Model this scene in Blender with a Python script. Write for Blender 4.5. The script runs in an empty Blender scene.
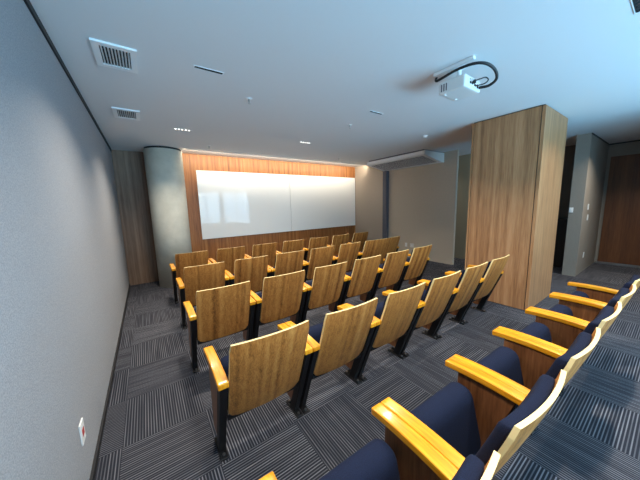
import bpy, bmesh, math, random
from mathutils import Vector, Matrix
C = bpy.context.scene.collection
S = bpy.context.scene
PI = math.pi

# ------------------------------------------------------------------ camera
F, YAW, PITCH, ROLL = 250.395, 0.603902, 0.140111, -0.0285386
cy_, sy_ = math.cos(YAW), math.sin(YAW)
fw = Vector((sy_*math.cos(PITCH), cy_*math.cos(PITCH), -math.sin(PITCH)))
r0 = Vector((cy_, -sy_, 0)); u0 = r0.cross(fw)
rr = r0*math.cos(ROLL) + u0*math.sin(ROLL)
uu = -r0*math.sin(ROLL) + u0*math.cos(ROLL)
cd = bpy.data.cameras.new('camera'); cam = bpy.data.objects.new('camera', cd); C.objects.link(cam)
cd.sensor_width = 36; cd.lens = 36*F/640; cd.clip_start = .02; cd.clip_end = 100
m = Matrix((rr, uu, -fw)).transposed().to_4x4(); m.translation = (0, 0, 1.6)
cam.matrix_world = m
S.camera = cam

# ------------------------------------------------------------------ world, light, exposure
w = bpy.data.worlds.new('world'); S.world = w; w.use_nodes = True
bg = w.node_tree.nodes['Background']; bg.inputs[0].default_value = (.45, .68, 1, 1); bg.inputs[1].default_value = .6
S.view_settings.view_transform = 'Standard'; S.view_settings.look = 'None'
S.view_settings.gamma = 1; S.view_settings.use_curve_mapping = False
S.view_settings.exposure = 0.08

XL, YW, H = -.428, 6.61, 2.80      # left wall, screen wall, ceiling
XF, YB = 8.957, -2.6               # far right wall, window wall behind the camera
COVE = 5.88

def area(name, loc, rot, sx, sy, power, col, spread=PI):
    l = bpy.data.lights.new(name, 'AREA'); l.shape = 'RECTANGLE'; l.size = sx; l.size_y = sy
    l.energy = power; l.color = col; l.spread = spread
    o = bpy.data.objects.new(name, l); C.objects.link(o); o.location = loc; o.rotation_euler = rot
    return o
WINS = [(.4, 2.0), (2.15, 3.75), (3.9, 5.5)]
DAY = (.50, .77, 1.0)
for a, b in WINS:   # daylight entering through each window behind the camera
    area('window_daylight', ((a+b)/2, YB-.12, 1.32), (PI/2, 0, 0), b-a, 2.36, 95, DAY)
# blue-white lamp added outside the windows as ground bounce, to brighten the ceiling
area('added_bounce', (3.4, YB-1.5, .02), (PI, 0, 0), 5.6, 2.2, 1120, (.16, .62, 1.0))
area('cove_light', (3.43, COVE+.10, H+.02), (math.radians(92), 0, 0), 5.2, .03, 50, (1, .86, .66))

# ------------------------------------------------------------------ helpers
def obj(name, bm, mats=None, parent=None, smooth=False, loc=None):
    me = bpy.data.meshes.new(name)
    bmesh.ops.recalc_face_normals(bm, faces=bm.faces)
    bm.to_mesh(me); bm.free()
    if smooth:
        for p in me.polygons: p.use_smooth = True
    if mats is not None:
        for mm in (mats if isinstance(mats, (list, tuple)) else [mats]): me.materials.append(mm)
    o = bpy.data.objects.new(name, me); C.objects.link(o)
    if parent is not None: o.parent = parent
    if loc is not None: o.location = loc
    return o
def tag(o, label, cat, group=None):
    o['label'] = label; o['category'] = cat
    if group: o['group'] = group
    return o
def thing(name, label, cat, loc, rz=0, group=None):
    o = bpy.data.objects.new(name, None); o.empty_display_size = .1
    C.objects.link(o); o.location = loc; o.rotation_euler = (0, 0, rz)
    return tag(o, label, cat, group)
def struct(name, bm, mats, parent=None):
    o = obj(name, bm, mats, parent)
    if parent is None: o['kind'] = 'structure'
    return o
def B(): return bmesh.new()
def box(bm, x0, x1, y0, y1, z0, z1, mi=0):
    v = [bm.verts.new((x, y, z)) for x in (x0, x1) for y in (y0, y1) for z in (z0, z1)]
    for idx in ((0,1,3,2),(4,6,7,5),(0,4,5,1),(2,3,7,6),(0,2,6,4),(1,5,7,3)):
        f = bm.faces.new([v[i] for i in idx]); f.material_index = mi
    return bm
def bx(*a): return box(B(), *a)
def bev(bm, r, seg=2):
    bmesh.ops.bevel(bm, geom=list(bm.edges), offset=r, segments=seg, profile=.5, affect='EDGES')
    return bm
def bbox(x0, x1, y0, y1, z0, z1, r, seg=2): return bev(bx(x0, x1, y0, y1, z0, z1), r, seg)
def prism(bm, pts, axis, a, b, mi=0):
    """polygon pts extruded along axis from a to b; pts are the other two coordinates in order"""
    def P(p, t):
        if axis == 0: return (t, p[0], p[1])
        if axis == 1: return (p[0], t, p[1])
        return (p[0], p[1], t)
    va = [bm.verts.new(P(p, a)) for p in pts]; vb = [bm.verts.new(P(p, b)) for p in pts]
    n = len(pts)
    bm.faces.new(va).material_index = mi; bm.faces.new(vb[::-1]).material_index = mi
    for i in range(n):
        bm.faces.new((va[i], vb[i], vb[(i+1) % n], va[(i+1) % n])).material_index = mi
    return bm
def cyl(bm, c, r, z0, z1, seg=24, r2=None):
    r2 = r if r2 is None else r2
    return prism2(bm, [(c[0], c[1], z0, r), (c[0], c[1], z1, r2)], seg)
def prism2(bm, rings, seg):
    vs = [[bm.verts.new((x+r*math.cos(2*PI*i/seg), y+r*math.sin(2*PI*i/seg), z)) for i in range(seg)] for x, y, z, r in rings]
    for a, b in zip(vs, vs[1:]):
        for i in range(seg): bm.faces.new((a[i], a[(i+1) % seg], b[(i+1) % seg], b[i]))
    bm.faces.new(vs[0][::-1]); bm.faces.new(vs[-1])
    return bm
def rbox(hx, hy, hz, r, n=14, warp=None):
    """a box with rounded edges and corners, dense enough to be bent by warp(x, y, z)"""
    bm = B(); bmesh.ops.create_cube(bm, size=2)
    bmesh.ops.subdivide_edges(bm, edges=list(bm.edges), cuts=n, use_grid_fill=True)
    for v in bm.verts:
        # gather samples near the edges so that the rounding is smooth
        p = [math.sin(c*PI/2) if abs(c) < 1 else c for c in v.co]
        q = []; d = []
        for c, h in zip(p, (hx, hy, hz)):
            k = max(-(h-r), min(h-r, c*h)); q.append(k); d.append(c*h-k)
        dv = Vector(d)
        if dv.length > 1e-9: dv = dv.normalized()*r
        x = Vector(q)+dv
        v.co = warp(*x) if warp else x
    return bm
def tube(bm, pts, r, seg=10):
    pts = [Vector(p) for p in pts]; rings = []
    for i, p in enumerate(pts):
        t = (pts[min(i+1, len(pts)-1)]-pts[max(i-1, 0)]).normalized()
        a = t.cross(Vector((.13, .27, .95))).normalized(); b = t.cross(a)
        rings.append([bm.verts.new(p+a*r*math.cos(2*PI*k/seg)+b*r*math.sin(2*PI*k/seg)) for k in range(seg)])
    for A, Bb in zip(rings, rings[1:]):
        for k in range(seg): bm.faces.new((A[k], A[(k+1) % seg], Bb[(k+1) % seg], Bb[k]))
    bm.faces.new(rings[0][::-1]); bm.faces.new(rings[-1])
    return bm
def spline(ctrl, n=8):
    P = [Vector(c) for c in ctrl]; P = [P[0]*2-P[1]]+P+[P[-1]*2-P[-2]]; out = []
    for i in range(1, len(P)-2):
        for k in range(n):
            t = k/n; a, b, c, d = P[i-1:i+3]
            out.append(.5*((2*b)+(c-a)*t+(2*a-5*b+4*c-d)*t*t+(3*b-a-3*c+d)*t**3))
    out.append(P[-2]); return out

# ------------------------------------------------------------------ materials
def mat(name, col, rough=.5, metal=0, spec=.5, coat=0):
    mm = bpy.data.materials.new(name); mm.use_nodes = True
    p = mm.node_tree.nodes['Principled BSDF']
    p.inputs['Base Color'].default_value = (*col, 1); p.inputs['Roughness'].default_value = rough
    p.inputs['Metallic'].default_value = metal; p.inputs['Specular IOR Level'].default_value = spec
    p.inputs['Coat Weight'].default_value = coat; p.inputs['Coat Roughness'].default_value = .12
    return mm
def nt(mm): return mm.node_tree.nodes, mm.node_tree.links, mm.node_tree.nodes['Principled BSDF']
def sx(c): return tuple(((v/255+.055)/1.055)**2.4 if v/255 > .04045 else v/255/12.92 for v in c)
def wood(name, dark, mid, light, scale=(18, 18, 1.3), rough=.42, per_object=True, bands=7, coat=0, spec=.4, band_axis='X', bandmix=.5):
    mm = mat(name, sx(mid), rough, spec=spec, coat=coat); N, L, p = nt(mm)
    tc = N.new('ShaderNodeTexCoord'); oi = N.new('ShaderNodeObjectInfo')
    add = N.new('ShaderNodeVectorMath'); add.operation = 'ADD'
    mul = N.new('ShaderNodeVectorMath'); mul.operation = 'SCALE'; mul.inputs['Scale'].default_value = 37 if per_object else 0
    comb = N.new('ShaderNodeCombineXYZ')
    for k in range(3): L.new(oi.outputs['Random'], comb.inputs[k])
    L.new(comb.outputs[0], mul.inputs[0]); L.new(tc.outputs['Object'], add.inputs[0]); L.new(mul.outputs[0], add.inputs[1])
    mp = N.new('ShaderNodeMapping'); mp.inputs['Scale'].default_value = scale; L.new(add.outputs[0], mp.inputs['Vector'])
    n1 = N.new('ShaderNodeTexNoise'); n1.inputs['Scale'].default_value = 1; n1.inputs['Detail'].default_value = 5; n1.inputs['Roughness'].default_value = .62; n1.inputs['Distortion'].default_value = .6
    L.new(mp.outputs[0], n1.inputs['Vector'])
    n3 = N.new('ShaderNodeTexNoise'); n3.inputs['Scale'].default_value = 5; n3.inputs['Detail'].default_value = 2
    L.new(mp.outputs[0], n3.inputs['Vector'])
    # veneer strips of differing tone
    mp2 = N.new('ShaderNodeMapping'); s2 = [0, 0, 0]; s2['XYZ'.index(band_axis)] = bands; mp2.inputs['Scale'].default_value = s2
    L.new(add.outputs[0], mp2.inputs['Vector'])
    n2 = N.new('ShaderNodeTexNoise'); n2.inputs['Scale'].default_value = 1; n2.inputs['Detail'].default_value = 1; L.new(mp2.outputs[0], n2.inputs['Vector'])
    mx = N.new('ShaderNodeMix'); mx.data_type = 'FLOAT'; mx.inputs[0].default_value = bandmix
    L.new(n1.outputs[0], mx.inputs[2]); L.new(n2.outputs[0], mx.inputs[3])
    mx2 = N.new('ShaderNodeMix'); mx2.data_type = 'FLOAT'; mx2.inputs[0].default_value = .25
    L.new(mx.outputs[0], mx2.inputs[2]); L.new(n3.outputs[0], mx2.inputs[3])
    cr = N.new('ShaderNodeValToRGB'); e = cr.color_ramp.elements
    e[0].position = .37; e[0].color = (*sx(dark), 1); e[1].position = .63; e[1].color = (*sx(light), 1)
    k = e.new(.5); k.color = (*sx(mid), 1)
    L.new(mx2.outputs[0], cr.inputs[0]); L.new(cr.outputs[0], p.inputs['Base Color'])
    return mm
def speckle(name, a, b, scale=220, rough=.9, bump=.15):
    mm = mat(name, sx(a), rough, spec=.2); N, L, p = nt(mm)
    tc = N.new('ShaderNodeTexCoord'); n = N.new('ShaderNodeTexNoise'); n.inputs['Scale'].default_value = scale; n.inputs['Detail'].default_value = 3
    L.new(tc.outputs['Object'], n.inputs['Vector'])
    cr = N.new('ShaderNodeValToRGB'); cr.color_ramp.elements[0].position = .35; cr.color_ramp.elements[1].position = .65
    cr.color_ramp.elements[0].color = (*sx(a), 1); cr.color_ramp.elements[1].color = (*sx(b), 1)
    L.new(n.outputs[0], cr.inputs[0]); L.new(cr.outputs[0], p.inputs['Base Color'])
    bp = N.new('ShaderNodeBump'); bp.inputs['Strength'].default_value = bump; bp.inputs['Distance'].default_value = .004
    L.new(n.outputs[0], bp.inputs['Height']); L.new(bp.outputs[0], p.inputs['Normal'])
    return mm

M = {}
M['back'] = wood('walnut_veneer', (108, 62, 26), (184, 119, 56), (212, 153, 82), (40, 40, .7), .38, bands=16, bandmix=.66)
M['edge'] = mat('plywood_edge', sx((232, 208, 150)), .5)
M['side'] = wood('reddish_veneer', (84, 50, 30), (120, 76, 46), (146, 98, 62), (18, 18, 1.4), .35, bands=2, band_axis='Y')
M['arm'] = wood('honey_varnish', (190, 112, 14), (226, 150, 26), (242, 178, 48), (20, 2, 20), .3, bands=40, coat=.3)
M['navy'] = speckle('navy_fabric', (15, 22, 42), (25, 34, 58), 420, .95, .2)
M['black'] = mat('black_steel', (.005, .005, .006), .5, spec=.35)
M['bolt'] = mat('bolt_steel', (.6, .6, .62), .3, 1)
M['wallpaper'] = speckle('grey_wallpaper', (142, 144, 148), (161, 163, 167), 170, .9, .4)
M['plaster'] = mat('taupe_plaster', sx((170, 160, 148)), .85, spec=.2)
M['greige'] = speckle('taupe_wallcover', (136, 128, 118), (148, 140, 129), 150, .9, .1)
M['taupe'] = speckle('light_taupe_wallcover', (190, 178, 160), (202, 190, 172), 150, .9, .1)
M['slate'] = mat('slate_paint', sx((96, 98, 108)), .8)
M['ceil'] = mat('white_ceiling_paint', (.78, .78, .78), .9, spec=.15)
M['wallwood'] = wood('oak_panelling', (112, 68, 36), (156, 100, 54), (182, 128, 74), (24, 24, .8), .45, False, bands=16)
M['greywood'] = wood('grey_walnut_panel', (98, 76, 60), (126, 102, 84), (146, 122, 102), (24, 24, .8), .5, False, bands=12)
M['pillar'] = wood('oak_laminate', (134, 93, 62), (172, 125, 85), (192, 147, 106), (22, 22, .9), .45, True, bands=9, band_axis='Y')
M['farwood'] = wood('dark_oak_panel', (78, 46, 27), (102, 64, 37), (120, 78, 47), (20, 20, .9), .5, True, bands=6, band_axis='Y')
M['whiteplastic'] = mat('white_plastic', (.78, .78, .76), .4)
M['whitemetal'] = mat('white_metal', (.88, .89, .89), .45)
M['darkslot'] = mat('dark_slot', (.012, .014, .016), .8)
M['blackpaint'] = mat('black_paint', (.012, .012, .013), .6)
M['darkwall'] = mat('dark_wall_paint', sx((110, 102, 94)), .9)
M['olive'] = mat('olive_wall_paint', sx((150, 138, 114)), .85)
M['red'] = mat('red_socket', (.45, .03, .03), .4)
M['cable'] = mat('black_cable', (.012, .012, .014), .45)
M['chrome'] = mat('brushed_steel', (.62, .62, .62), .3, 1)
M['winframe'] = mat('window_frame_grey', (.12, .12, .13), .5)
M['board'] = mat('white_glass_board', sx((246, 248, 246)), .06, spec=.55)

# concrete column
mm = mat('raw_concrete', sx((150, 152, 142)), .85, spec=.2); N, L, p = nt(mm); M['concrete'] = mm
tc = N.new('ShaderNodeTexCoord'); n1 = N.new('ShaderNodeTexNoise'); n1.inputs['Scale'].default_value = 3.2; n1.inputs['Detail'].default_value = 7; n1.inputs['Roughness'].default_value = .65
L.new(tc.outputs['Object'], n1.inputs['Vector'])
cr = N.new('ShaderNodeValToRGB'); cr.color_ramp.elements[0].position = .3; cr.color_ramp.elements[1].position = .7
cr.color_ramp.elements[0].color = (*sx((196, 194, 180)), 1); cr.color_ramp.elements[1].color = (*sx((220, 217, 203)), 1)
L.new(n1.outputs[0], cr.inputs[0]); L.new(cr.outputs[0], p.inputs['Base Color'])

# carpet tiles, 0.52 m, striped in alternating directions
mm = mat('carpet_tiles', (.05, .05, .06), .95, spec=.1); N, L, p = nt(mm); M['carpet'] = mm
def math_(op, a, b=None, c=None):
    n = N.new('ShaderNodeMath'); n.operation = op
    for i, v in enumerate((a, b, c)):
        if v is None: continue
        if isinstance(v, (int, float)): n.inputs[i].default_value = v
        else: L.new(v, n.inputs[i])
    return n.outputs[0]
tc = N.new('ShaderNodeTexCoord'); sp = N.new('ShaderNodeSeparateXYZ'); L.new(tc.outputs['Object'], sp.inputs[0])
T = .5225
tx = math_('DIVIDE', math_('ADD', sp.outputs[0], .29+20*T), T); ty = math_('DIVIDE', math_('SUBTRACT', sp.outputs[1], 2.015-20*T), T)
ix = math_('FLOOR', tx); iy = math_('FLOOR', ty); fx_ = math_('FRACT', tx); fy_ = math_('FRACT', ty)
par = math_('MODULO', math_('ADD', ix, iy), 2)          # 0: lines along y
across = math_('ADD', math_('MULTIPLY', fx_, math_('SUBTRACT', 1, par)), math_('MULTIPLY', fy_, par))
along = math_('ADD', math_('MULTIPLY', fy_, math_('SUBTRACT', 1, par)), math_('MULTIPLY', fx_, par))
NL = 30
ln = math_('MULTIPLY', across, NL)
tri = math_('ABSOLUTE', math_('SUBTRACT', math_('FRACT', ln), .5))     # 0 at the middle of a line
mr = N.new('ShaderNodeMapRange'); L.new(tri, mr.inputs[0]); mr.inputs[1].default_value = .12; mr.inputs[2].default_value = .24; mr.inputs[3].default_value = 1; mr.inputs[4].default_value = 0
cb = N.new('ShaderNodeCombineXYZ'); L.new(math_('ADD', math_('FLOOR', ln), math_('MULTIPLY', ix, 31)), cb.inputs[0]); L.new(math_('MULTIPLY', along, 1.1), cb.inputs[1]); L.new(math_('MULTIPLY', iy, 17.3), cb.inputs[2])
nz = N.new('ShaderNodeTexNoise'); nz.inputs['Scale'].default_value = 1; nz.inputs['Detail'].default_value = 0; L.new(cb.outputs[0], nz.inputs['Vector'])
amp = N.new('ShaderNodeMapRange'); L.new(nz.outputs[0], amp.inputs[0]); amp.inputs[1].default_value = .35; amp.inputs[2].default_value = .62; amp.inputs[3].default_value = .45; amp.inputs[4].default_value = 1
cb2 = N.new('ShaderNodeCombineXYZ'); L.new(ix, cb2.inputs[0]); L.new(iy, cb2.inputs[1])
wn = N.new('ShaderNodeTexWhiteNoise'); wn.noise_dimensions = '2D'; L.new(cb2.outputs[0], wn.inputs['Vector'])
tilev = math_('ADD', math_('MULTIPLY', wn.outputs['Value'], .5), .6)
fz = N.new('ShaderNodeTexNoise'); fz.inputs['Scale'].default_value = 260; L.new(tc.outputs['Object'], fz.inputs['Vector'])
val = math_('MULTIPLY', math_('MULTIPLY', mr.outputs[0], amp.outputs[0]), tilev)
val = math_('ADD', val, math_('MULTIPLY', math_('SUBTRACT', fz.outputs[0], .5), .25))
cr = N.new('ShaderNodeValToRGB'); e = cr.color_ramp.elements
e[0].position = 0; e[0].color = (*sx((37, 39, 47)), 1); e[1].position = 1; e[1].color = (*sx((124, 124, 130)), 1)
L.new(val, cr.inputs[0]); L.new(cr.outputs[0], p.inputs['Base Color'])

# glass pane: mostly clear, a little reflective
mm = bpy.data.materials.new('clear_glass'); mm.use_nodes = True; N = mm.node_tree.nodes; L = mm.node_tree.links
N.remove(N['Principled BSDF']); t = N.new('ShaderNodeBsdfTransparent'); g = N.new('ShaderNodeBsdfGlossy'); g.inputs['Roughness'].default_value = .02
x = N.new('ShaderNodeMixShader'); x.inputs[0].default_value = .06; L.new(t.outputs[0], x.inputs[1]); L.new(g.outputs[0], x.inputs[2]); L.new(x.outputs[0], N['Material Output'].inputs[0]); M['glass'] = mm
def emit(name, col, s):
    mm = mat(name, (.8, .8, .8), .4); p = mm.node_tree.nodes['Principled BSDF']
    p.inputs['Emission Color'].default_value = (*col, 1); p.inputs['Emission Strength'].default_value = s; return mm
M['cell'] = mat('dark_reflector_cell', (.05, .05, .055), .2, spec=.6)
M['led'] = emit('led_cell', (1, .93, .82), 6)

# ------------------------------------------------------------------ the room
XR, XR2, YS, YE = 6.11, 6.23, 5.36, 3.18     # right wall by the screen, its recess, the step, the open end
SX, SY = 7.07, 1.12                          # stub wall corner
struct('floor', bx(XL-.2, XF+.2, YB-.2, YW+.2, -.1, 0), M['carpet'])
bm = B(); box(bm, XL-.2, XF+.2, YB-.2, COVE, H, H+.2); box(bm, XL-.2, .76, COVE, YW+.2, H, H+.2); box(bm, .76, XF+.2, COVE, YW+.2, H+.045, H+.2)
struct('ceiling', bm, M['ceil'])
struct('wall_left', bx(XL-.2, XL, YB-.2, YW+.2, 0, H), M['wallpaper'])
bm = B(); y0 = -1.2
struct('wall_back', bx(.45, XR+.2, YW, YW+.2, 0, H+.045), M['wallwood'])
struct('wall_back_corner', bx(XL, .45, YW-.02, YW+.2, 0, H), M['greywood'])
bm = B(); box(bm, XR, XR2+.2, YS, YW, 0, H+.045)
struct('wall_right', bm, M['plaster'])
struct('trim_1', bx(XR-.004, XR2, YS-.14, YS, 0, H), M['slate'])
struct('wall_recess', bx(XR2, XR2+.07, YE, YS, 0, H), M['taupe'])
struct('wall_corridor', bx(SX+.05, SX+.2, 2.9, YW, 0, H), M['olive'])
struct('wall_corridor_end', bx(XR2+.07, SX+.05, 5.2, 5.4, 0, H), M['olive'])
bm = B(); box(bm, SX+.2, 8.3, 2.9, 3.05, 0, H); box(bm, 8.3, 8.45, SY+.2, 3.05, 0, H)
struct('wall_alcove', bm, M['darkwall'])
struct('wall_stub', bx(SX, XF, SY, SY+.2, 0, H), M['greige'])
wf = struct('wall_far_right', bx(XF, XF+.2, YB-.2, SY+.2, 0, H), M['greige'])
obj('wood_panel', bx(XF-.03, XF, YB, SY-.06, .05, 2.5), M['farwood'], wf)
struct('baseboard_far_right', bx(XF-.035, XF, YB, SY-.03, 0, .05), M['chrome'])
struct('baseboard_left', bx(XL, XL+.014, YB, YW, 0, .045), M['blackpaint'])
struct('trim_2', bx(XL, XL+.012, YB, YW, H-.045, H), M['blackpaint'])
struct('trim_3', bx(XF-.012, XF, YB, SY, H-.03, H), M['blackpaint'])
struct('trim_4', bx(SX, XF-.012, SY-.008, SY, H-.025, H), M['blackpaint'])
# window wall behind the camera
bm = B(); xs = [XL-.2]+[v for ab in WINS for v in ab]+[XF+.2]
for i in range(0, len(xs), 2): box(bm, xs[i], xs[i+1], YB-.2, YB, 0, H)
for a, b in WINS: box(bm, a, b, YB-.2, YB, 0, .12); box(bm, a, b, YB-.2, YB, 2.52, H)
struct('wall_window', bm, M['greige'])
struct('wall_window_return', bx(5.62, 5.78, YB, -.75, 0, H), M['greige'])
for i, (a, b) in enumerate(WINS):
    bm = B(); t = .05
    box(bm, a, a+t, YB-.08, YB-.03, .12, 2.52); box(bm, b-t, b, YB-.08, YB-.03, .12, 2.52)
    box(bm, a+t, b-t, YB-.08, YB-.03, .12, .12+t); box(bm, a+t, b-t, YB-.08, YB-.03, 2.52-t, 2.52)
    mid = (a+b)/2; box(bm, mid-t/2, mid+t/2, YB-.08, YB-.03, .12+t, 2.52-t)
    box(bm, a+t, mid-t/2, YB-.08, YB-.03, .92, .97); box(bm, mid+t/2, b-t, YB-.08, YB-.03, .92, .97)
    wn_ = struct('window_%d' % (i+1), bm, M['winframe'])
    obj('pane', bx(a+t, b-t, YB-.06, YB-.054, .12+t, 2.52-t), M['glass'], wn_)
# cove lamp housing behind the ceiling edge
tag(obj('cove_lamp', bx(.82, 6.05, COVE+.03, COVE+.07, H+.002, H+.03), M['whitemetal']), 'long narrow light strip hidden in the ceiling cove above the whiteboard', 'light')

# ------------------------------------------------------------------ column, pillar, cabinet
col = thing('concrete_column', 'round raw concrete column in the left corner beside the whiteboard wall', 'column', (.43, 6.14, 0))
obj('shaft', cyl(B(), (0, 0), .335, 0, H-.035, 64), M['concrete'], col)
obj('shadow_gap', cyl(B(), (0, 0), .32, H-.035, H, 64), M['blackpaint'], col)
for pcs in col.children:
    for pol in pcs.data.polygons: pol.use_smooth = len(pol.vertices) == 4
PX0, PX1, PY0, PY1 = 4.355, 5.41, 1.127, 2.014
pil = thing('wood_pillar', 'wide oak-clad pillar standing from floor to ceiling right of the seats', 'pillar', ((PX0+PX1)/2, (PY0+PY1)/2, 0))
hx, hy = (PX1-PX0)/2, (PY1-PY0)/2
obj('core', bx(-hx+.015, hx-.015, -hy+.015, hy-.015, 0, H-.001), M['blackpaint'], pil)
obj('cladding_panel', bx(-hx, -hx+.014, -hy+.045, hy-.03, .006, H-.014), M['pillar'], pil)      # wide left face
obj('cladding_panel', bx(-hx, -hx+.014, hy-.022, hy, .006, H-.014), M['pillar'], pil)
obj('corner_trim', bx(-hx, -hx+.014, -hy, -hy+.035, .006, H-.014), M['pillar'], pil)
obj('cladding_panel', bx(-hx+.015, hx, -hy, -hy+.014, .006, H-.014), M['pillar'], pil)
obj('cladding_panel', bx(hx-.014, hx, -hy+.015, hy, .006, H-.014), M['pillar'], pil)
obj('cladding_panel', bx(-hx+.015, hx-.015, hy-.014, hy, .006, H-.014), M['pillar'], pil)
cab = thing('dark_cabinet', 'black low cabinet in the dark alcove behind the wood pillar', 'cabinet', (8.0, 2.05, 0))
obj('body', bbox(-.25, .28, -.6, .8, .05, 1.12, .005), M['blackpaint'], cab)
obj('plinth', bx(-.22, .28, -.58, .78, 0, .05), M['blackpaint'], cab)

# ------------------------------------------------------------------ whiteboard
wb = thing('whiteboard', 'wide white glass board of two panels on the wood wall', 'whiteboard', (3.53, YW, 0))
obj('panel', bbox(1.08-3.53, -.004, -.03, -.004, .844, 2.479, .003, 1), M['board'], wb)
obj('panel', bbox(.004, 6.085-3.53, -.03, -.004, .844, 2.479, .003, 1), M['board'], wb)
obj('backing', bx(1.12-3.53, 6.05-3.53, -.004, -.001, .88, 2.44), M['chrome'], wb)

# ------------------------------------------------------------------ ceiling fittings
def vent(label, x, y):
    t = thing('ceiling_vent', label, 'vent', (x, y, H), 0, 'square air vents in the ceiling')
    bm = B(); o, i = .135, .092; oy, iy_ = .19, .145
    for a in ((-o, o, -oy, -iy_), (-o, o, iy_, oy), (-o, -i, -iy_, iy_), (i, o, -iy_, iy_)): box(bm, *a, -.014, 0)
    obj('frame', bm, M['whitemetal'], t)
    obj('duct', bx(-i, i, -iy_, iy_, -.003, -.001), M['darkslot'], t)
    bm = B()
    for k in range(9):
        c = -i + .012 + k*(2*i-.024)/8
        prism(bm, [(c-.006, -.003), (c-.003, -.003), (c+.005, -.014), (c+.002, -.014)], 1, -iy_, iy_)
    obj('louver', bm, M['whitemetal'], t)
vent('white square ceiling vent nearer the viewer by the left wall', -.06, 2.67)
vent('white square ceiling vent farther off toward the concrete column', -.06, 4.11)

def downlight(x, y, label, lit=False, power=32):
    t = thing('linear_downlight', label, 'light', (x, y, H), 0, 'recessed linear downlights')
    bm = B(); o, i = .125, .115
    for a in ((-o, o, -.022, -.017), (-o, o, .017, .022), (-o, -i, -.017, .017), (i, o, -.017, .017)): box(bm, *a, -.004, 0)
    obj('rim', bm, M['whitemetal'], t)
    obj('reflector', bx(-i, i, -.017, .017, -.0025, -.001), M['darkslot'], t)
    for k in range(5):
        obj('cell', cyl(B(), (-.092+k*.046, 0), .011, -.0045, -.0025, 12), M['led' if lit else 'cell'], t)
    l = area('downlight_beam', (x, y, H-.012), (0, 0, 0), .23, .03, power, (1, .90, .76), math.radians(130))
downlight(.6, 4.5, 'slim ceiling downlight above the front seats, nearest the concrete column', True)
downlight(2.685, 4.3, 'slim ceiling downlight above the middle of the front seats', True)
downlight(.59, 2.5, 'slim dark-celled ceiling downlight right of the nearer ceiling vent')
downlight(2.68, 2.475, 'slim ceiling downlight left of the projector and right of centre')
downlight(2.69, .29, 'slim ceiling downlight at the top right corner of the view')
downlight(.6, .29, 'slim ceiling downlight overhead above the foreground row')
downlight(4.77, .29, 'slim ceiling downlight in front of the wood pillar', power=16)
downlight(6.65, 4.5, 'added unseen slim downlight warming the corridor behind the taupe wall', power=8)  # fill lamp added out of sight to warm the corridor
downlight(6.85, .29, 'slim ceiling downlight before the grey stub wall')
def sprinkler(x, y, label):
    t = thing('sprinkler_head', label, 'sprinkler', (x, y, H), 0, 'ceiling sprinkler heads')
    obj('escutcheon', cyl(B(), (0, 0), .032, -.006, 0, 20, .036), M['whitemetal'], t)
    obj('nozzle', prism2(B(), [(0, 0, -.006, .011), (0, 0, -.03, .011), (0, 0, -.034, .006), (0, 0, -.052, .005)], 12), M['chrome'], t)
    obj('deflector', cyl(B(), (0, 0), .016, -.056, -.052, 16), M['chrome'], t)
sprinkler(1.09, 2.9, 'small pendent sprinkler head nearest the viewer, centre left of the ceiling')
sprinkler(2.715, 3.04, 'small pendent sprinkler head beyond the slim downlight in mid ceiling')
sprinkler(1.16, 5.4, 'small pendent sprinkler head just right of the concrete column')
sprinkler(4.31, 5.27, 'small pendent sprinkler head by the cove at the right end of the whiteboard')
t = thing('smoke_detector', 'small white ceiling detector between air conditioner and projector', 'detector', (4.37, 2.84, H))
obj('base', cyl(B(), (0, 0), .05, -.012, 0, 28), M['whiteplastic'], t)
obj('sensor', prism2(B(), [(0, 0, -.012, .042), (0, 0, -.03, .034), (0, 0, -.036, .02)], 28), M['whiteplastic'], t)

# air conditioner: under-ceiling unit along the right wall
AX0, AX1, AY0, AY1 = 5.40, XR2-.002, 3.50, 5.33
ac = thing('air_conditioner', 'long white under-ceiling air conditioner on the right wall', 'air conditioner', ((AX0+AX1)/2, (AY0+AY1)/2, H))
cx, cyy = (AX0+AX1)/2, (AY0+AY1)/2
prof = [(AX0-cx, -.03), (AX1-cx, -.03), (AX1-cx, -.245), (AX1-cx-.1, -.245), (AX0-cx+.03, -.135), (AX0-cx, -.12)]
obj('housing', bev(prism(B(), prof, 1, AY0-cyy+.03, AY1-cyy-.03), .006), M['whiteplastic'], ac)
for s in (-1, 1):
    yy = s*(AY1-AY0)/2
    pr = [(AX0-cx-.006, -.025), (AX1-cx, -.025), (AX1-cx, -.25), (AX1-cx-.1, -.25), (AX0-cx+.026, -.13), (AX0-cx-.006, -.105)]
    obj('end_cap', bev(prism(B(), pr, 1, min(yy, yy-s*.03), max(yy, yy-s*.03)), .006), M['whiteplastic'], ac)
ang = math.atan2(-.12, (AX1-.1)-(AX0+.03))
def grille(a, b, n, mname, nm):
    bm = B()
    for k in range(n):
        u = a+(b-a)*k/(n-1); px = AX0-cx+.03+u*((AX1-.1)-(AX0+.03)); pz = -.138-.107*u
        box(bm, px-.004, px+.004, -.82, .82, pz-.006, pz+.002)
    obj(nm, bm, M[mname], ac)
bm = B()
pa, pb = (AX0-cx+.07, -.145), (AX1-cx-.16, -.236)
prism(bm, [(pa[0], pa[1]-.003), (pb[0], pb[1]-.003), (pb[0], pb[1]+.01), (pa[0], pa[1]+.01)], 1, -.82, .82)
obj('intake', bm, M['slate'], ac)
grille(.08, .90, 14, 'whitemetal', 'intake_grille')
obj('outlet_flap', bbox(AX0-cx-.006, AX0-cx-.001, -.85, .85, -.088, -.045, .002, 1), M['whitemetal'], ac)
obj('seam', bx(AX0-cx+.02, AX1-cx-.02, -.86, .86, -.03, 0), M['slate'], ac)

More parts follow.
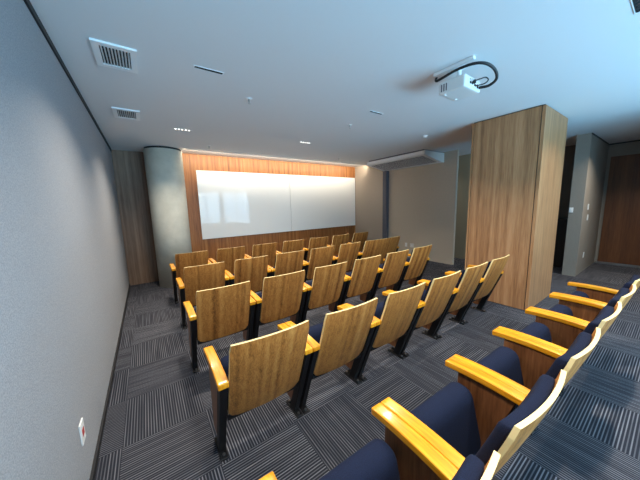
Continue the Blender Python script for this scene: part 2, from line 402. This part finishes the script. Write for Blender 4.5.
# projector and its mount
pr = thing('projector', 'white projector on a white mount under the ceiling', 'projector', (2.505, 1.29, H))
obj('body', rbox(.146, .118, .052, .014, 10, lambda x, y, z: Vector((x, y, z-.172))), M['whiteplastic'], pr, True)
obj('lens', (lambda b: (bmesh.ops.rotate(b, verts=b.verts, matrix=Matrix.Rotation(-PI/2, 3, 'X')), bmesh.ops.translate(b, verts=b.verts, vec=(.07, .122, -.172)), b)[2])(cyl(B(), (0, 0), .032, -.012, .012, 24)), M['blackpaint'], pr)
bm = B()
for k in range(3): box(bm, -.1475, -.1455, .038+k*.022, .049+k*.022, -.205, -.142)
obj('vent_slot', bm, M['slate'], pr)
bm = B()
for a, b, c, d in ((-.06, -.035, -.185, -.165), (-.025, 0, -.185, -.165), (.02, .05, -.19, -.17), (-.06, -.05, -.155, -.145), (.07, .1, -.195, -.165)):
    box(bm, a, b, -.1195, -.1175, c, d)
obj('port', bm, M['blackpaint'], pr)
obj('foot', cyl(B(), (.09, .08), .014, -.232, -.222, 14), M['whiteplastic'], pr)
obj('foot', cyl(B(), (-.1, .08), .014, -.232, -.222, 14), M['whiteplastic'], pr)
bm = B(); tube(bm, [(-.02, 0, -.125), (-.02, 0, 0)], .02, 16); obj('pole', bm, M['whitemetal'], pr)
obj('ceiling_plate', cyl(B(), (-.02, 0), .055, -.012, 0, 24), M['whitemetal'], pr)
bm = B()
for a, b in ((-.11, -.09), (.09, .09), (-.11, .08)):
    tube(bm, [(-.02, 0, -.105), (a*.6, b*.6, -.112), (a, b, -.122)], .008, 8)
cyl(bm, (-.02, 0), .035, -.125, -.10, 18)
obj('mount_arm', bm, M['whitemetal'], pr)
bm = B(); box(bm, -.125, -.085, -.17, .19, -.028, 0); obj('cable_tray', bev(bm, .006), M['whitemetal'], pr)
bm = B()
tube(bm, spline([(2.47, 1.50, H-.005), (2.44, 1.48, H-.05), (2.42, 1.40, H-.055), (2.40, 1.27, H-.05), (2.40, 1.13, H-.06), (2.45, 1.05, H-.08), (2.54, 1.02, H-.115), (2.61, 1.03, H-.165), (2.62, 1.09, H-.195), (2.59, 1.162, H-.195)], 10), .012, 10)
tag(obj('projector_cable', bm, M['cable'], smooth=True), 'thick black cable looping from the ceiling round to the projector back', 'cable')
bm = B()
tube(bm, spline([(2.47, 1.162, H-.172), (2.49, 1.11, H-.165), (2.54, 1.085, H-.15), (2.575, 1.08, H-.165), (2.57, 1.11, H-.185), (2.53, 1.162, H-.192)], 10), .005, 8)
cyl(bm, (2.485, 1.15), .012, H-.185, H-.158, 10)
tag(obj('plug_lead', bm, M['cable'], smooth=True), 'thin black lead with plug looped at the projector rear ports', 'cable')

# ------------------------------------------------------------------ outlets and switches
def plate(name, label, cat, loc, rz, h=.12, w=.075, red=False, keys=1, group=None):
    t = thing(name, label, cat, loc, rz, group)     # local -y faces the room
    obj('cover', bbox(-w/2, w/2, -.008, 0, -h/2, h/2, .003), M['whiteplastic'], t)
    for k in range(keys):
        z = (k-(keys-1)/2)*h*.42
        if cat == 'switch': obj('rocker', bbox(-.016, .016, -.012, -.008, z-.02, z+.02, .002, 1), M['whiteplastic'], t)
        else:
            obj('socket', bbox(-.02, .02, -.0095, -.008, z-.02, z+.02, .001, 1), M['red'] if red else M['whitemetal'], t)
plate('wall_outlet', 'white wall outlet with a red socket low on the left wall', 'outlet', (XL, 1.84, .35), PI/2, .125, .08, True)
plate('wall_outlet', 'white double wall outlet low on the taupe wall, left of two', 'outlet', (XR2, 4.56, .36), -PI/2, .12, .075, keys=2)
plate('wall_outlet', 'white square wall outlet low on the taupe wall, right of two', 'outlet', (XR2, 4.36, .36), -PI/2, .12, .12, keys=1)
plate('wall_switch', 'upper white switch plate on the stub wall right of the pillar', 'switch', (7.50, SY, 1.40), 0, .12, .075, keys=2)
plate('wall_switch', 'lower white switch plate on the stub wall right of the pillar', 'switch', (7.56, SY, 1.18), 0, .12, .075, keys=1)
plate('wall_outlet', 'white outlet low on the stub wall beneath the switch plates', 'outlet', (7.60, SY, .38), 0, .12, .075, keys=1)
plate('wall_switch', 'white switch plate on the narrow end of the stub wall', 'switch', (SX, 1.285, 1.35), -PI/2, .1, .06, keys=1)

# ------------------------------------------------------------------ auditorium chairs
def zb(z):      # y of the backrest's rear surface at height z
    t = (z-.33)/.555
    return .195*max(0, 1-t)**1.12 if t < 1 else 0
def build_chair(s, label, group):
    """origin on the floor under the middle of the backrest's top edge; +y is where the sitter looks"""
    t = thing('auditorium_chair', label, 'chair', (0, 0, 0), 0, group)
    pw = s-.125                                  # backrest width
    sag = .022 if s < .8 else .035
    # plywood backrest, bent both ways
    bm = B(); nx, nz, th = 16, 12, .017
    G = [[], []]
    for side in (0, 1):
        for j in range(nz+1):
            v = j/nz; z = .315+.57*v; row = []
            dz = min(z-.315, .885-z); r = .022
            r = .008 if z > .6 else .03; ins = r-math.sqrt(max(0, r*r-(r-dz)**2)) if dz < r else 0
            for i in range(nx+1):
                u = -1+2*i/nx; x = u*(pw/2-ins)
                y = zb(z) - sag*(1-u*u) + .008 + (th if side else 0)
                row.append(bm.verts.new((x, y, z)))
            G[side].append(row)
    for side in (0, 1):
        for j in range(nz):
            for i in range(nx):
                a = G[side]; bm.faces.new((a[j][i], a[j][i+1], a[j+1][i+1], a[j+1][i])).material_index = 0
    ring = [(0, i) for i in range(nx)]+[(j, nx) for j in range(nz)]+[(nz, i) for i in range(nx, 0, -1)]+[(j, 0) for j in range(nz, 0, -1)]
    for k in range(len(ring)):
        a, b = ring[k], ring[(k+1) % len(ring)]
        bm.faces.new((G[0][a[0]][a[1]], G[0][b[0]][b[1]], G[1][b[0]][b[1]], G[1][a[0]][a[1]])).material_index = 1
    for e_ in bm.edges:
        if len({f_.material_index for f_ in e_.link_faces}) > 1: e_.smooth = False
    o = obj('backrest', bm, [M['back'], M['edge']], t)
    for pol in o.data.polygons: pol.use_smooth = pol.material_index == 0
    # back cushion
    def wb_(x, y, z):
        zz = .617+z; u = x/(pw/2)
        return Vector((x, zb(zz)-sag*(1-u*u)+.008+th+.025+y, zz))
    obj('back_cushion', rbox(pw/2-.026, .025, .235, .018, 14, wb_), M['navy'], t, True)
    # tipped-up seat
    def ws(x, y, z):
        k = (z+.165)/.33
        return Vector((x, .325+.09*k+y*(.8+.25*k), .425+z))
    obj('seat', rbox(pw/2-.006, .062, .165, .055, 14, ws), M['navy'], t, True)
    def wsh(x, y, z):
        k = (z+.13)/.26
        return Vector((x, .333+.07*k+.056+y, .40+z))
    obj('seat_shell', rbox(pw/2-.03, .007, .13, .006, 8, wsh), M['back'], t, True)
    obj('crossbar', bbox(-s/2+.06, s/2-.06, .205, .235, .30, .34, .004), M['black'], t)
    for sd in (-1, 1):
        xc = sd*(s/2-.0305)
        # arm: softly arched, rounded edges
        def wa(x, y, z):
            k = y/.23
            return Vector((xc+x, .308+y, .637+z-.012*k*k+.004*k))
        obj('armrest', rbox(.030, .222, .018, .006, 12, wa), M['arm'], t, True)
        # veneered side panel
        xs_ = xc
        pts = [(.17, .616), (.455, .616), (.468, .085), (.35, .085)]
        obj('side_panel', bev(prism(B(), pts, 0, xs_-.017, xs_+.017), .002, 1), M['side'], t)
        # leaning steel leg with foot plate
        pts = [(.085, .617), (.155, .617), (.385, .012), (.315, .012)]
        lg = obj('leg', bev(prism(B(), pts, 0, xc-.0215, xc+.0215), .003, 1), M['black'], t)
        obj('foot_plate', bbox(xc-.026, xc+.026, .25, .45, 0, .014, .003, 1), M['black'], lg)
        for yy in (.282, .433):
            obj('bolt', cyl(B(), (xc, yy), .009, .014, .021, 8), M['bolt'], lg)
    return t
def dup(root, label, group):
    r = root.copy(); C.objects.link(r); r['label'] = label; r['group'] = group
    for ch in list(root.children):
        c = ch.copy(); C.objects.link(c); c.parent = r
        for g in list(ch.children):
            d = g.copy(); C.objects.link(d); d.parent = c
    return r
ORD = ['leftmost', 'second from left', 'third from left', 'fourth from left', 'fifth from left', 'sixth from left', 'seventh from left']
ROWS = [ # name phrase, y of backrest top, x of the first standard, pitch, number
    ('in the front row nearest the whiteboard', 4.52, .245, .638, 7, 'wood-backed auditorium chair'),
    ('in the second row from the whiteboard', 3.40, .25, .621, 5, 'wood-backed auditorium chair'),
    ('in the third row from the whiteboard', 2.32, .222, .622, 6, 'wood-backed auditorium chair'),
    ('in the fourth row, just ahead of the foreground row', 1.26, .225, .615, 6, 'wood-backed auditorium chair'),
    ('in the foreground row', .232, .2115, .6145, 6, 'navy-cushioned auditorium chair'),
]
protos = {}
for ph, y, x0, s, n, kind in ROWS:
    grp = 'auditorium chairs '+ph
    sk = {'foreground row': -.0165, 'fourth row,': -.007}.get(' '.join(ph.split()[2:4]), 0)   # these rows are not quite square to the room
    for i in range(n):
        o_ = ORD[i] if i < n-1 or ph.startswith('in the second') else 'rightmost'
        lab = '%s, %s %s' % (kind, o_, ph)
        key = 'std'
        if key not in protos: c = protos[key] = build_chair(.614, lab, grp)
        else: c = dup(protos[key], lab, grp)
        c.location = (x0+s*(i+.5), y+sk*(i+.5), 0); c.rotation_euler.z = sk/s
    if ph.startswith('in the second'):
        c = build_chair(1.165, 'extra-wide double auditorium chair at the right end of the second row', grp)
        c.location = (x0+s*n+1.165/2, y, 0)
